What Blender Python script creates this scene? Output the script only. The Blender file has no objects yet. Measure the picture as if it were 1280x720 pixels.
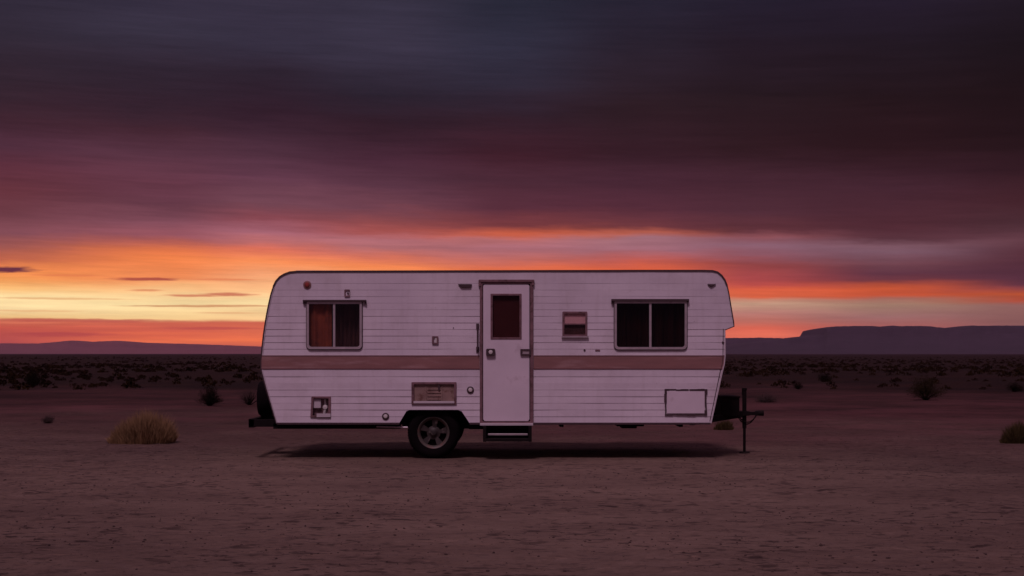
import bpy, math, random
from mathutils import Vector, noise
R = math.radians
C = bpy.context.scene.collection
sc = bpy.context.scene
random.seed(7)
H = 1.37           # eye height
Y0 = 20.0          # distance of the trailer's near side
W = 2.3            # trailer width
S = 96.0           # photo pixels per metre on the near side
def X(px, Y=Y0): return (px-640)*Y/1920.0
def Z(py, Y=Y0): return H+(442-py)*Y/1920.0

# ------------------------------------------------------------------ materials
def lin(c):
    return tuple(((v/255)/12.92 if v/255 <= .04045 else ((v/255+.055)/1.055)**2.4) for v in c)
def mat(name, base, rough=.6, metal=0, var=.12, vscale=6, bump=0, bscale=40, stain=None, stscale=3, stlo=.55, sthi=.7, spec=.5, stretch=(1,1,1)):
    m = bpy.data.materials.new(name); m.use_nodes = True
    nt = m.node_tree; N = nt.nodes; L = nt.links
    b = N['Principled BSDF']
    b.inputs['Roughness'].default_value = rough; b.inputs['Metallic'].default_value = metal
    b.inputs['Specular IOR Level'].default_value = spec
    tc = N.new('ShaderNodeTexCoord'); mp = N.new('ShaderNodeMapping'); mp.inputs['Scale'].default_value = stretch
    L.new(tc.outputs['Object'], mp.inputs['Vector'])
    nz = N.new('ShaderNodeTexNoise'); nz.inputs['Scale'].default_value = vscale; nz.inputs['Detail'].default_value = 6
    L.new(mp.outputs[0], nz.inputs['Vector'])
    mx = N.new('ShaderNodeMixRGB'); mx.inputs[1].default_value = (*[c*(1-var*1.6) for c in base], 1); mx.inputs[2].default_value = (*[min(1, c*(1+var)) for c in base], 1)
    L.new(nz.outputs['Fac'], mx.inputs[0]); out = mx.outputs[0]
    if stain:
        n2 = N.new('ShaderNodeTexNoise'); n2.inputs['Scale'].default_value = stscale; n2.inputs['Detail'].default_value = 9; n2.inputs['Roughness'].default_value = .65
        L.new(mp.outputs[0], n2.inputs['Vector'])
        mr = N.new('ShaderNodeMapRange'); mr.inputs[1].default_value = stlo; mr.inputs[2].default_value = sthi
        L.new(n2.outputs['Fac'], mr.inputs[0])
        m2 = N.new('ShaderNodeMixRGB'); m2.inputs[2].default_value = (*stain, 1)
        L.new(mr.outputs[0], m2.inputs[0]); L.new(out, m2.inputs[1]); out = m2.outputs[0]
    L.new(out, b.inputs['Base Color'])
    if bump:
        n3 = N.new('ShaderNodeTexNoise'); n3.inputs['Scale'].default_value = bscale; n3.inputs['Detail'].default_value = 6
        L.new(tc.outputs['Object'], n3.inputs['Vector'])
        bp = N.new('ShaderNodeBump'); bp.inputs['Strength'].default_value = bump; bp.inputs['Distance'].default_value = .01
        L.new(n3.outputs['Fac'], bp.inputs['Height']); L.new(bp.outputs[0], b.inputs['Normal'])
    return m

M = {}
def siding_mat():
    """aged white painted aluminium: chalky patches, vertical rain streaks, scattered rust specks"""
    m = bpy.data.materials.new('white_siding'); m.use_nodes = True
    nt = m.node_tree; N = nt.nodes; L = nt.links; b = N['Principled BSDF']
    b.inputs['Roughness'].default_value = .5; b.inputs['Specular IOR Level'].default_value = .35
    tc = N.new('ShaderNodeTexCoord')
    def nz(scale, st, det=6, ro=.6):
        mp = N.new('ShaderNodeMapping'); mp.inputs['Scale'].default_value = st; L.new(tc.outputs['Object'], mp.inputs['Vector'])
        n = N.new('ShaderNodeTexNoise'); n.inputs['Scale'].default_value = scale; n.inputs['Detail'].default_value = det; n.inputs['Roughness'].default_value = ro
        L.new(mp.outputs[0], n.inputs['Vector']); return n.outputs['Fac']
    def mr(s, a, c, lo=0, hi=1):
        r = N.new('ShaderNodeMapRange'); r.inputs[1].default_value = a; r.inputs[2].default_value = c; r.inputs[3].default_value = lo; r.inputs[4].default_value = hi
        L.new(s, r.inputs[0]); return r.outputs[0]
    def mix(f, a, c):
        x = N.new('ShaderNodeMixRGB'); L.new(f, x.inputs[0])
        if isinstance(a, tuple): x.inputs[1].default_value = (*a, 1)
        else: L.new(a, x.inputs[1])
        x.inputs[2].default_value = (*c, 1); return x.outputs[0]
    c = mix(mr(nz(1.1, (1, 1, 1.6)), .3, .7), (.70, .625, .66), (.60, .525, .57))
    c = mix(mr(nz(5, (3, 1, .35), 8), .52, .82, 0, .30), c, (.40, .33, .32))       # rain streaks
    c = mix(mr(nz(2.3, (1, 1, .8), 7, .7), .50, .72, 0, .5), c, (.50, .43, .44))    # broad chalky grime
    c = mix(mr(nz(9, (1, 1, 1.5), 8, .7), .60, .80, 0, .4), c, (.36, .27, .26))    # grime
    c = mix(mr(nz(38, (1, 1, .7), 3), .73, .80, 0, .7), c, (.16, .07, .05))          # rust specks
    L.new(c, b.inputs['Base Color'])
    bp = N.new('ShaderNodeBump'); bp.inputs['Strength'].default_value = .25; bp.inputs['Distance'].default_value = .01
    L.new(nz(6, (1, 1, 1), 3), bp.inputs['Height']); L.new(bp.outputs[0], b.inputs['Normal'])
    return m
M['siding'] = siding_mat()
M['door'] = mat('door_paint', (.67, .575, .62), .5, var=.10, vscale=3, stain=(.30, .20, .20), stscale=3.2, stlo=.60, sthi=.85, bump=.15, bscale=12)
M['stripe'] = mat('faded_brown_stripe', (.265, .125, .112), .55, var=.22, vscale=5, stain=(.40, .24, .23), stscale=4, stlo=.5, sthi=.8, stretch=(.5, 1, 3))
M['stripe_edge'] = mat('dark_pinstripe', (.16, .06, .06), .6, var=.2)
M['dark_trim'] = mat('dark_trim', (.06, .03, .035), .6, var=.3, vscale=20)
M['frame_trim'] = mat('weathered_door_frame', (.20, .10, .11), .6, var=.35, vscale=14, stain=(.09, .04, .04), stscale=9, stlo=.5, sthi=.65)
M['alu'] = mat('aluminium_frame', (.50, .42, .43), .42, .4, var=.2, vscale=15, stain=(.2, .12, .11), stscale=12, stlo=.6, sthi=.8)
M['pale'] = mat('pale_trim', (.55, .48, .5), .5, 0, var=.15)
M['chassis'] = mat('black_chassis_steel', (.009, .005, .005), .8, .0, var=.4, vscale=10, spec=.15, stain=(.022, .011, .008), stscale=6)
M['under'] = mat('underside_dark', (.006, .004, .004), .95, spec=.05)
M['rubber'] = mat('tyre_rubber', (.005, .003, .0035), .95, var=.3, spec=.1, bump=.3, bscale=60)
M['rim'] = mat('dull_wheel_steel', (.085, .072, .060), .6, .15, var=.35, vscale=12, stain=(.12, .06, .045), stscale=8, stlo=.48, sthi=.62)
M['hub'] = mat('rusty_hub', (.040, .028, .024), .6, .1, var=.5, vscale=14, stain=(.13, .10, .085), stscale=16, stlo=.56, sthi=.66)
M['hatch'] = mat('rusty_beige_panel', (.27, .17, .14), .75, var=.3, vscale=9, stain=(.13, .06, .045), stscale=11, stlo=.52, sthi=.66)
M['dark_in'] = mat('dark_interior', (.03, .010, .009), .95, spec=.05)
M['curtain'] = mat('rust_glow_curtain', (.25, .066, .027), .9, var=.5, vscale=4, stain=(.06, .018, .014), stscale=2.8, stlo=.46, sthi=.64)  # orange glow in the pane put into the cloth colour, with darker blotches
M['dim_curtain'] = mat('dim_brown_curtain', (.045, .015, .011), .9, var=.3, vscale=4, stain=(.08, .03, .018), stscale=2, stlo=.5, sthi=.7)
M['blind'] = mat('brown_blind', (.27, .095, .085), .85, var=.15)
M['drape'] = mat('dusky_blind', (.72, .50, .50), .85, var=.1)
M['lens_red'] = mat('red_lens', (.30, .05, .04), .35, var=.2, vscale=30)
M['dirtwhite'] = mat('dusty_white_plastic', (.6, .55, .52), .5, var=.2, vscale=30)
def glass(name, tint, g):
    m = bpy.data.materials.new(name); m.use_nodes = True; nt = m.node_tree; N = nt.nodes; L = nt.links
    N.remove(N['Principled BSDF'])
    t = N.new('ShaderNodeBsdfTransparent'); t.inputs[0].default_value = (*tint, 1)
    gl = N.new('ShaderNodeBsdfGlossy'); gl.inputs['Roughness'].default_value = .08; gl.inputs[0].default_value = (1, 1, 1, 1)
    mx = N.new('ShaderNodeMixShader'); mx.inputs[0].default_value = g
    L.new(t.outputs[0], mx.inputs[1]); L.new(gl.outputs[0], mx.inputs[2]); L.new(mx.outputs[0], N['Material Output'].inputs[0])
    return m
M['clear_glass'] = glass('cleaner_window_glass', (.92, .86, .86), .015)
M['glass'] = glass('dusty_window_glass', (.62, .55, .55), .012)

# ------------------------------------------------------------------ mesh helpers
class MB:
    def __init__(s): s.v = []; s.f = []
    def add(s, vs, fs):
        o = len(s.v); s.v += [tuple(p) for p in vs]; s.f += [tuple(i+o for i in f) for f in fs]; return s
    def box(s, x0, x1, y0, y1, z0, z1):
        v = [(x, y, z) for x in (x0, x1) for y in (y0, y1) for z in (z0, z1)]
        return s.add(v, [(0, 1, 3, 2), (4, 6, 7, 5), (0, 4, 5, 1), (2, 3, 7, 6), (0, 2, 6, 4), (1, 5, 7, 3)])
    def pbox(s, a, b, c, d, y0, y1):        # photo pixels left, top, right, bottom on the near side
        return s.box(X(a), X(c), y0, y1, Z(d), Z(b))
    def prism(s, pts, y0, y1):              # pts (x,z)
        n = len(pts)
        v = [(x, y0, z) for x, z in pts]+[(x, y1, z) for x, z in pts]
        return s.add(v, [tuple(range(n)), tuple(reversed(range(n, 2*n)))]+[(i, (i+1) % n, n+(i+1) % n, n+i) for i in range(n)])
    def ring(s, outer, inner, y0, y1):
        n = len(outer)
        v = [(x, y0, z) for x, z in outer]+[(x, y0, z) for x, z in inner]+[(x, y1, z) for x, z in outer]+[(x, y1, z) for x, z in inner]
        f = []
        for i in range(n):
            j = (i+1) % n
            f += [(i, j, n+j, n+i), (2*n+i, 3*n+i, 3*n+j, 2*n+j), (i, 2*n+i, 2*n+j, j), (n+i, n+j, 3*n+j, 3*n+i)]
        return s.add(v, f)
    def tube(s, a, b, r, r2=None, n=12):
        a, b = Vector(a), Vector(b); d = (b-a).normalized()
        u = d.orthogonal().normalized(); w = d.cross(u); r2 = r if r2 is None else r2
        v = []
        for p, q in ((a, r), (b, r2)):
            v += [p+u*q*math.cos(t*2*math.pi/n)+w*q*math.sin(t*2*math.pi/n) for t in range(n)]
        return s.add(v, [(i, (i+1) % n, n+(i+1) % n, n+i) for i in range(n)]+[tuple(reversed(range(n))), tuple(range(n, 2*n))])
    def beam(s, a, b, w, h):
        a, b = Vector(a), Vector(b); d = (b-a).normalized(); u = d.cross(Vector((0, 0, 1))).normalized()*w/2; k = u.cross(d).normalized()*h/2
        v = [p+i*u+j*k for p in (a, b) for i in (-1, 1) for j in (-1, 1)]
        return s.add(v, [(0, 1, 3, 2), (4, 6, 7, 5), (0, 4, 5, 1), (2, 3, 7, 6), (0, 2, 6, 4), (1, 5, 7, 3)])
    def lathe(s, c, prof, axis='y', n=40):
        v = []; m = len(prof)
        for i in range(n):
            t = i*2*math.pi/n; ct, st = math.cos(t), math.sin(t)
            for r, a in prof:
                v.append((c[0]+r*ct, c[1]+a, c[2]+r*st) if axis == 'y' else (c[0]+a, c[1]+r*ct, c[2]+r*st))
        return s.add(v, [(i*m+k, ((i+1) % n)*m+k, ((i+1) % n)*m+k+1, i*m+k+1) for i in range(n) for k in range(m-1)])
    def build(s, name, m, parent=None, loc=(0, 0, 0), smooth=False, bevel=0):
        me = bpy.data.meshes.new(name)
        o = bpy.data.objects.new(name, me); C.objects.link(o)
        r = parent
        base = Vector(loc)
        if parent is not None:
            while r.parent: r = r.parent
            base = Vector(r.location)
        me.from_pydata([(p[0]-base.x, p[1]-base.y, p[2]-base.z) for p in s.v], [], s.f); me.update()
        import bmesh
        bm = bmesh.new(); bm.from_mesh(me); bmesh.ops.recalc_face_normals(bm, faces=bm.faces); bm.to_mesh(me); bm.free()
        for q in (m if isinstance(m, list) else [m]): me.materials.append(q)
        if smooth:
            for p in me.polygons: p.use_smooth = True
            try: me.set_sharp_from_angle(angle=R(40))
            except Exception: pass
        if parent is not None: o.parent = parent
        else: o.location = base
        if bevel:
            b = o.modifiers.new('bevel', 'BEVEL'); b.width = bevel; b.segments = 2; b.limit_method = 'ANGLE'; b.angle_limit = R(40)
        return o
def tag(o, label=None, cat=None, group=None, kind=None):
    if label: o['label'] = label
    if cat: o['category'] = cat
    if group: o['group'] = group
    if kind: o['kind'] = kind
    return o
def empty(name, loc):
    o = bpy.data.objects.new(name, None); o.empty_display_size = .3; C.objects.link(o); o.location = loc; return o
def rrect(x0, z0, x1, z1, r, n=5):
    p = []
    rs = r if isinstance(r, (tuple, list)) else (r,)*4        # bottom-left, bottom-right, top-right, top-left
    for (cx, cz, sx, sz, a0), q in zip(((x0, z0, 1, 1, 180), (x1, z0, -1, 1, 270), (x1, z1, -1, -1, 0), (x0, z1, 1, -1, 90)), rs):
        for k in range(n+1):
            a = R(a0+90*k/n); p.append((cx+sx*q+q*math.cos(a), cz+sz*q+q*math.sin(a)))
    return p
def prect(a, b, c, d, r, n=5): return rrect(X(a), Z(d), X(c), Z(b), r, n)

# ------------------------------------------------------------------ the trailer
T = empty('travel_trailer', (X(620), Y0+W/2, 0))
tag(T, 'old white travel trailer with a brown stripe parked alone on the desert flat', 'travel trailer')

OUT = [(889, 529), (903.2, 464), (905.6, 455), (906.5, 445), (906.5, 412.5), (917.6, 408), (917, 402), (914.6, 388), (911, 366), (909, 357), (906, 349.5), (902, 344), (897, 340), (891, 338.3),
       (880, 338), (800, 338), (720, 338.2), (640, 338.4), (560, 338.6), (480, 338.8), (400, 339), (370, 339.2), (362, 340), (355, 342.6), (349.5, 346), (345, 351), (341.5, 358), (338.5, 367), (335.5, 380), (332, 398), (329, 418), (327, 436), (325.8, 450), (325.8, 461), (327.5, 468), (332, 485), (345, 529)]
WELL = [(499, 529), (508, 514), (512, 512.6), (572, 512.6), (577, 514), (587, 529)]
HOLES = [(386, 380, 450, 434), (771, 379, 856, 434), (704, 391, 733, 419.5), (602, 353, 665, 529), (516, 479, 569, 504), (389, 497, 412, 520)]
def edge_x(z, side):
    """left (-1) or right (+1) outline x at photo row z (pixels)"""
    pts = OUT[:15] if side > 0 else OUT[21:]
    best = []
    for (xa, za), (xb, zb) in zip(pts, pts[1:]):
        lo, hi = min(za, zb), max(za, zb)
        if lo-1e-6 <= z <= hi+1e-6:
            best.append(xa if abs(zb-za) < 1e-6 else xa+(xb-xa)*(z-za)/(zb-za))
    if not best: return pts[-1][0] if side > 0 else pts[0][0]
    return best
LAPS = [354, 362.2, 370.4, 378.6, 386.8, 395, 403.2, 411.4, 419.6, 427.8, 436] + [470.5, 478.8, 487.1, 495.4, 503.7, 512, 520.5]
def lap(z, px):     # inward offset (m) of the lap siding at photo row z; rows count downwards
    for i, l in enumerate(LAPS):
        nx = l+8.25
        if l+.22 <= z <= nx+.01:
            d = .0060 if l > 464 else (.0050 if l > 392 else .0024)
            d *= min(1, max(.12, .62+.95*noise.noise(Vector((px/55, l*1.7, 5)))))
            return d*(1-(z-l-.22)/(nx-l-.22))
    return 0
def side_wall(y, flip=1, holes=HOLES):
    mb = MB()
    zs = set([338.0, 529.0, 412.5, 408.0])
    for l in LAPS: zs |= {l, l+.22}
    for p in OUT+WELL: zs.add(round(p[1], 3))
    for h in holes: zs |= {float(h[1]), float(h[3])}
    for l in LAPS: zs.add(round(min(529, l+8.25), 3))
    zs = sorted(zs); zs = [zs[0]]+[b for a, b in zip(zs, zs[1:]) if b-a > .05]
    for za, zb in zip(zs, zs[1:]):
        zm = (za+zb)/2
        def span(z, eps):
            l = edge_x(z+eps, -1); r = edge_x(z+eps, 1)
            l = l if isinstance(l, list) else [l]; r = r if isinstance(r, list) else [r]
            return l, r
        def lr(z, nudge):
            l, r = span(z, nudge); return min(l), max(r)
        e = .004
        la, ra = lr(za, e); lb, rb = lr(zb, -e)
        cuts = []
        for (a, b, c, d) in holes:
            if b-1e-3 <= za and zb <= d+1e-3: cuts.append((a, c, a, c))
        if zm > 512.6:
            def wx(z):
                L_ = 499+(508-499)*(529-z)/15 if z > 514 else 508+(512-508)*(514-z)/1.4
                R_ = 587-(587-577)*(529-z)/15 if z > 514 else 577-(577-572)*(514-z)/1.4
                return L_, R_
            p, q = wx(za), wx(zb); cuts.append((p[0], p[1], q[0], q[1]))
        cuts.sort(); xa, xb = la, lb
        for c in cuts+[(ra, None, rb, None)]:
            # short pieces so that the sheet can be very slightly uneven
            n = max(1, int((c[0]-xa)/14))
            for k in range(n):
                p0, p1 = xa+(c[0]-xa)*k/n, xa+(c[0]-xa)*(k+1)/n
                q0, q1 = xb+(c[2]-xb)*k/n, xb+(c[2]-xb)*(k+1)/n
                def w(px, pz): return flip*.0022*noise.noise(Vector((px/40, pz/25, 3)))
                mb.add([(X(p_), y+flip*lap(z_+s_*e, p_)+w(p_, z_), Z(z_)) for p_, z_, s_ in ((p0, za, 1), (p1, za, 1), (q1, zb, -1), (q0, zb, -1))], [(0, 1, 2, 3)])
            if c[1] is not None: xa, xb = c[1], c[3]
    return mb
side_wall(Y0).build('side_wall', M['siding'], T)
side_wall(Y0+W, -1, []).build('side_wall', M['siding'], T)
loop = [(X(a), Z(b)) for a, b in OUT]
IN = .004
def shrink(pts, d):
    n = len(pts); r = []
    for i in range(n):
        p, q, s = Vector(pts[i-1]), Vector(pts[i]), Vector(pts[(i+1) % n])
        a = (q-p).normalized(); b = (s-q).normalized(); t = (a+b).normalized()
        r.append((q.x-t.y*d, q.y+t.x*d))
    return r
area = sum(a[0]*b[1]-b[0]*a[1] for a, b in zip(loop, loop[1:]+loop[:1]))
sgn = 1 if area > 0 else -1
# wrap: front, roof, rear
mb = MB()
pts = loop
for (a, b) in zip(pts, pts[1:]):
    mb.add([(a[0], Y0+.001, a[1]), (b[0], Y0+.001, b[1]), (b[0], Y0+W-.001, b[1]), (a[0], Y0+W-.001, a[1])], [(0, 1, 2, 3)])
mb.build('body_shell', M['siding'], T)
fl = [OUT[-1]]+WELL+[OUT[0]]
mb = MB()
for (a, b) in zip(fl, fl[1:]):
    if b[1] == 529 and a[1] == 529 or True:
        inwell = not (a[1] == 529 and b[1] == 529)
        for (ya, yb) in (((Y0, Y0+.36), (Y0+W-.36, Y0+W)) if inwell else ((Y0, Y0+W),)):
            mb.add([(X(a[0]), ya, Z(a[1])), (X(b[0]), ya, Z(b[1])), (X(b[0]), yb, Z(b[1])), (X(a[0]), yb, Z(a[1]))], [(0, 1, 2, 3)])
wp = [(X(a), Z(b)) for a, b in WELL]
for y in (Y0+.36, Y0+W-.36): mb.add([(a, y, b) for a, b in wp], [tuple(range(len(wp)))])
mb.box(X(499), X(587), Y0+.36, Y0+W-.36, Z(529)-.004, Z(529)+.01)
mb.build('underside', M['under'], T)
# dark cabin lining right behind the skin so the windows look into a dark room
mb = MB()
cab = [(X(350), Z(510)), (X(890), Z(510)), (X(895), Z(348)), (X(352), Z(352))]
n = 4
v = [(x, y, z) for y in (Y0+.9, Y0+W-.05) for x, z in cab]
mb.add(v, [(4, 5, 6, 7)]+[(i, (i+1) % 4, 4+(i+1) % 4, 4+i) for i in range(4)])
mb.box(X(470), X(590), Y0+.5, Y0+.53, Z(510), Z(352)); mb.box(X(668), X(690), Y0+.2, Y0+1.2, Z(510), Z(352)); mb.box(X(740), X(762), Y0+.04, Y0+1.2, Z(510), Z(352))
mb.build('cabin_lining', M['dark_in'], T)

# trims along the outline
def ribbon(idx, w, y0, y1, off=0):
    src = [loop[i] for i in idx]; mb = MB()
    sh0 = shrink(loop, sgn*off) if off else loop
    sh = shrink(loop, sgn*(off+w))
    for i, j in zip(idx, idx[1:]):
        a, b, c, d = sh0[i], sh0[j], sh[j], sh[i]
        mb.prism([a, b, c, d], y0, y1)
    return mb
ribbon(list(range(9, 27)), .021, Y0-.010, Y0+.004, off=-.008).build('roof_trim', M['dark_trim'], T)
ribbon(list(range(4, 10)), .014, Y0-.008, Y0+.004, off=-.006).build('corner_trim', M['dark_trim'], T)
ribbon(list(range(26, 37)), .015, Y0-.008, Y0+.003, off=-.004).build('corner_trim', M['dark_trim'], T)
ribbon(list(range(0, 5)), .014, Y0-.008, Y0+.003, off=-.004).build('corner_trim', M['pale'], T)
ribbon(list(range(0, 5)), .008, Y0-.006, Y0+.003, off=.026).build('corner_seam', M['dark_trim'], T)
ribbon(list(range(26, 37)), .008, Y0-.004, Y0+.003, off=.018).build('corner_seam', M['pale'], T)
for a, b in ((346, 499), (587, 601), (667, 888)):
    MB().pbox(a, 528.2, b, 530.6, Y0-.008, Y0+.02).build('bottom_trim', M['dark_trim'], T)
# stripe, split round the door
mb = MB(); me_ = MB()
mb.prism([(X(326.6), Z(461)), (X(599.5), Z(461)), (X(599.5), Z(445.5)), (X(326.6), Z(445.5))], Y0-.0045, Y0+.001)
mb.prism([(X(667), Z(461)), (X(903.6), Z(461)), (X(905.4), Z(455)), (X(905.8), Z(445.5)), (X(667), Z(445.5))], Y0-.0045, Y0+.001)
mb.build('stripe', M['stripe'], T)
for y in (444.9, 461.2):
    me_.pbox(326.4 if y < 450 else 327, y-.7, 599.5, y+.3, Y0-.007, Y0+.001); me_.pbox(667, y-.7, 905.5 if y < 450 else 903.5, y+.3, Y0-.007, Y0+.001)
me_.build('pinstripe', M['stripe_edge'], T)

# windows
def window(a, b, c, d, mullion, rail, gm):
    fr = MB()
    o = prect(a, b, c, d, (.05, .05, .015, .015)); i = prect(a+2.8, b+3, c-2.8, d-3, (.035, .035, .008, .008))
    fr.ring(o, i, Y0-.022, Y0+.012)
    f = fr.build('window', M['alu'], T, smooth=False)
    g = MB(); g.ring(prect(a-.9, b-.2, c+.9, d+1, (.058, .058, .012, .012)), prect(a+.1, b+.2, c-.1, d-.1, (.05, .05, .015, .015)), Y0-.010, Y0+.004)
    g.build('gasket', M['dark_trim'], f)
    MB().pbox(mullion-1.4, b+3, mullion+1.4, d-3, Y0-.016, Y0+.010).build('mullion', M['alu'], f)
    for (l, r) in ((a+2.8, mullion-1.4), (mullion+1.4, c-2.8)):
        MB().prism([(X(l), Z(d-3)), (X(r), Z(d-3)), (X(r), Z(b+3)), (X(l), Z(b+3))], Y0+.002, Y0+.005).build('pane', M[gm], f)
    if rail:
        l, r, t, bt = rail
        mb = MB(); mb.pbox(l, t, r, bt, Y0-.045, Y0+.004)
        mb.pbox(l, bt, l+2.5, bt+3.2, Y0-.03, Y0+.004); mb.pbox(r-2.0, bt, r, bt+(3.5 if a < 500 else 1), Y0-.03, Y0+.004)
        mb.build('drip_rail', M['dark_trim'], f, bevel=.003)
    return f
w1 = window(383.5, 377, 452.5, 436.5, 417.8, (379, 458, 374.8, 377), 'clear_glass')
w2 = window(768, 376.3, 858.5, 436.8, 812.8, (764, 861, 373.8, 376.6), 'glass')
# curtain behind the rear window: hanging folds
def curtain(x0, x1, zt, zb, y, m, parent, name='curtain', amp=.02, waves=5, flare=0):
    mb = MB(); n = 60; v = []
    for k in range(n+1):
        t = k/n; x = X(x0)+(X(x1)-X(x0))*t
        dy = amp*math.sin(t*waves*2*math.pi)+amp*.5*math.sin(t*waves*4.3*math.pi+1)
        v += [(x, y+dy, Z(zt)), (x, y+dy*1.4, Z(zb)+flare*math.sin(t*3))]
    mb.add(v, [(2*k, 2*k+2, 2*k+3, 2*k+1) for k in range(n)])
    return mb.build(name, m, parent, smooth=True)
curtain(380, 414, 378, 440, Y0+.05, M['curtain'], w1, waves=2, amp=.012)
curtain(416, 452, 378, 440, Y0+.16, M['dim_curtain'], w1, waves=3, amp=.02)
curtain(770, 858, 378, 440, Y0+.10, M['dim_curtain'], w2, waves=6, amp=.025)
# small vent window
fr = MB(); fr.ring(prect(702.9, 389.4, 734.1, 420.6, .012), prect(705.3, 391.8, 731.7, 418.2, .006), Y0-.012, Y0+.010)
w3 = fr.build('window', M['frame_trim'], T)
MB().pbox(702, 420.2, 735.5, 422, Y0-.03, Y0+.002).build('window_sill', M['alu'], w3)
MB().pbox(705.3, 404.4, 731.7, 405.8, Y0-.008, Y0+.006).build('mullion', M['frame_trim'], w3)
MB().pbox(705.3, 391.8, 731.7, 418.2, Y0+.006, Y0+.009).build('pane', M['clear_glass'], w3)
curtain(705, 732, 391, 405, Y0+.014, M['drape'], w3, 'blind', amp=.0005, waves=6)
curtain(705, 732, 405, 419, Y0+.018, M['dim_curtain'], w3, 'blind', amp=.0005, waves=4)

# door
fr = MB(); fr.ring(prect(599.8, 350.8, 666.6, 530, .02), prect(603.2, 355, 662.6, 527, .01), Y0-.02, Y0+.012)
fr.pbox(598.6, 349.6, 667.8, 352.6, Y0-.034, Y0-.004)
fr.pbox(598.2, 350.2, 601.2, 358, Y0-.03, Y0-.003); fr.pbox(664.6, 350.2, 667.8, 357, Y0-.03, Y0-.003)
fr.build('door_frame', M['frame_trim'], T, bevel=.003)
db = MB(); db.ring(prect(604, 355.6, 661.8, 526.4, .03), prect(614.6, 368.4, 650.6, 422.4, .006), Y0-.012, Y0+.02)
door = db.build('door', M['door'], T, bevel=.004)
mb = MB(); mb.ring(prect(613.2, 367.2, 652, 424, .006), prect(615.8, 369.4, 649.4, 421.6, .004), Y0-.018, Y0-.002)
mb.build('window_frame', M['frame_trim'], door)
MB().pbox(614.4, 368, 650.8, 422.8, Y0-.001, Y0+.004).build('pane', M['glass'], door)
curtain(613, 652, 367, 424, Y0+.025, M['blind'], door, 'blind', amp=.0004, waves=3)
mb = MB(); mb.ring(prect(607.6, 435.8, 619, 445, .02), prect(610, 437.6, 616.8, 443, .012), Y0-.045, Y0-.010)
mb.build('handle', M['dark_trim'], door, bevel=.002)
mb = MB(); mb.lathe((X(613.4), Y0-.03, Z(440.3)), [(0, -.028), (.024, -.024), (.030, -.008), (.030, .02)], n=20)
mb.build('lock', M['dirtwhite'], door, smooth=True)
mb = MB(); mb.ring(prect(650.4, 436.2, 663.6, 444.4, .01), prect(653, 438.2, 661.4, 442.4, .006), Y0-.034, Y0-.010)
mb.build('latch', M['dark_trim'], door, bevel=.002)
MB().pbox(653, 438.2, 661.4, 442.4, Y0-.024, Y0-.011).build('latch_plate', M['alu'], door)
MB().pbox(600, 528.8, 666.4, 531.8, Y0-.05, Y0+.05).build('door_sill', M['pale'], T, bevel=.003)
mb = MB(); y = Y0-.06
mb.tube((X(597), y, Z(408)), (X(597), y, Z(437)), .010); mb.tube((X(597), y, Z(409)), (X(597), Y0+.005, Z(409)), .010); mb.tube((X(597), y, Z(436)), (X(597), Y0+.005, Z(436)), .010)
mb.pbox(595.2, 404.5, 598.8, 411, Y0-.012, Y0+.002); mb.pbox(595.2, 433.5, 598.8, 440.5, Y0-.012, Y0+.002)
mb.build('grab_handle', M['dark_trim'], T)

# fold-out step
mb = MB()
for a in (604, 660.5): mb.pbox(a, 531.8, a+4, 551.5, Y0-.16, Y0+.16)
mb.pbox(604, 531.8, 664.5, 536.5, Y0+.02, Y0+.16)
mb.pbox(606, 536.5, 662, 551, Y0+.08, Y0+.10)
st = mb.build('step', M['chassis'], T, bevel=.004)
MB().pbox(606, 547.6, 662.5, 551, Y0-.17, Y0+.10).build('tread', M['chassis'], st, bevel=.004)
MB().pbox(610, 541.6, 659.5, 544, Y0-.05, Y0-.03).build('tread_edge', M['alu'], st, bevel=.003)

# small fittings
def disc(px, py, r, m, name, depth=.03, parent=T, ring=None):
    mb = MB(); mb.lathe((X(px), Y0, Z(py)), [(0, -depth), (r*.7, -depth*.9), (r, -depth*.35), (r, .004)], n=24)
    o = mb.build(name, m, parent, smooth=True)
    if ring:
        q = MB(); q.lathe((X(px), Y0, Z(py)), [(r*1.02, .004), (r*1.02, -depth*.5), (r*1.5, -depth*.35), (r*1.6, .004)], n=24); q.build('collar', ring, o, smooth=True)
    return o
disc(384, 356, .034, M['lens_red'], 'marker_light', .03, ring=M['stripe'])
disc(588, 487.5, .030, M['dirtwhite'], 'filler_cap', .025, ring=M['dark_trim'])
disc(482, 520.5, .030, M['dirtwhite'], 'filler_cap', .025, ring=M['dark_trim'])
disc(435, 366.5, .012, M['dark_trim'], 'vent_knob', .02)
mb = MB(); mb.ring(prect(430.5, 361.8, 437.5, 371, .012), prect(432, 363.2, 437, 369.6, .01), Y0-.012, Y0+.003); mb.build('light_socket', M['frame_trim'], T)
mb = MB(); mb.prism([(X(572.5), Z(355)), (X(590), Z(355)), (X(588.5), Z(359.6)), (X(576.5), Z(359.6))], Y0-.022, Y0+.004); mb.build('porch_light', M['dark_trim'], T, bevel=.006)
mb = MB(); mb.prism([(X(884), Z(355)), (X(895), Z(355)), (X(891), Z(358)), (X(888), Z(359))], Y0-.02, Y0+.004); mb.build('marker_light', M['dark_trim'], T, bevel=.006)
mb = MB(); mb.ring(prect(540, 420.4, 548, 430, .01), prect(542.2, 422, 546, 428.6, .006), Y0-.018, Y0+.003); o = mb.build('outlet_cover', M['frame_trim'], T)
MB().pbox(543.6, 422.4, 547.4, 428.4, Y0-.014, Y0+.003).build('outlet_flap', M['dirtwhite'], o)
disc(730.6, 437.6, .013, M['dark_trim'], 'screw_cover', .012)
MB().pbox(744, 437, 750, 438.6, Y0-.006, Y0+.003).build('screw_cover', M['frame_trim'], T)
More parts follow.
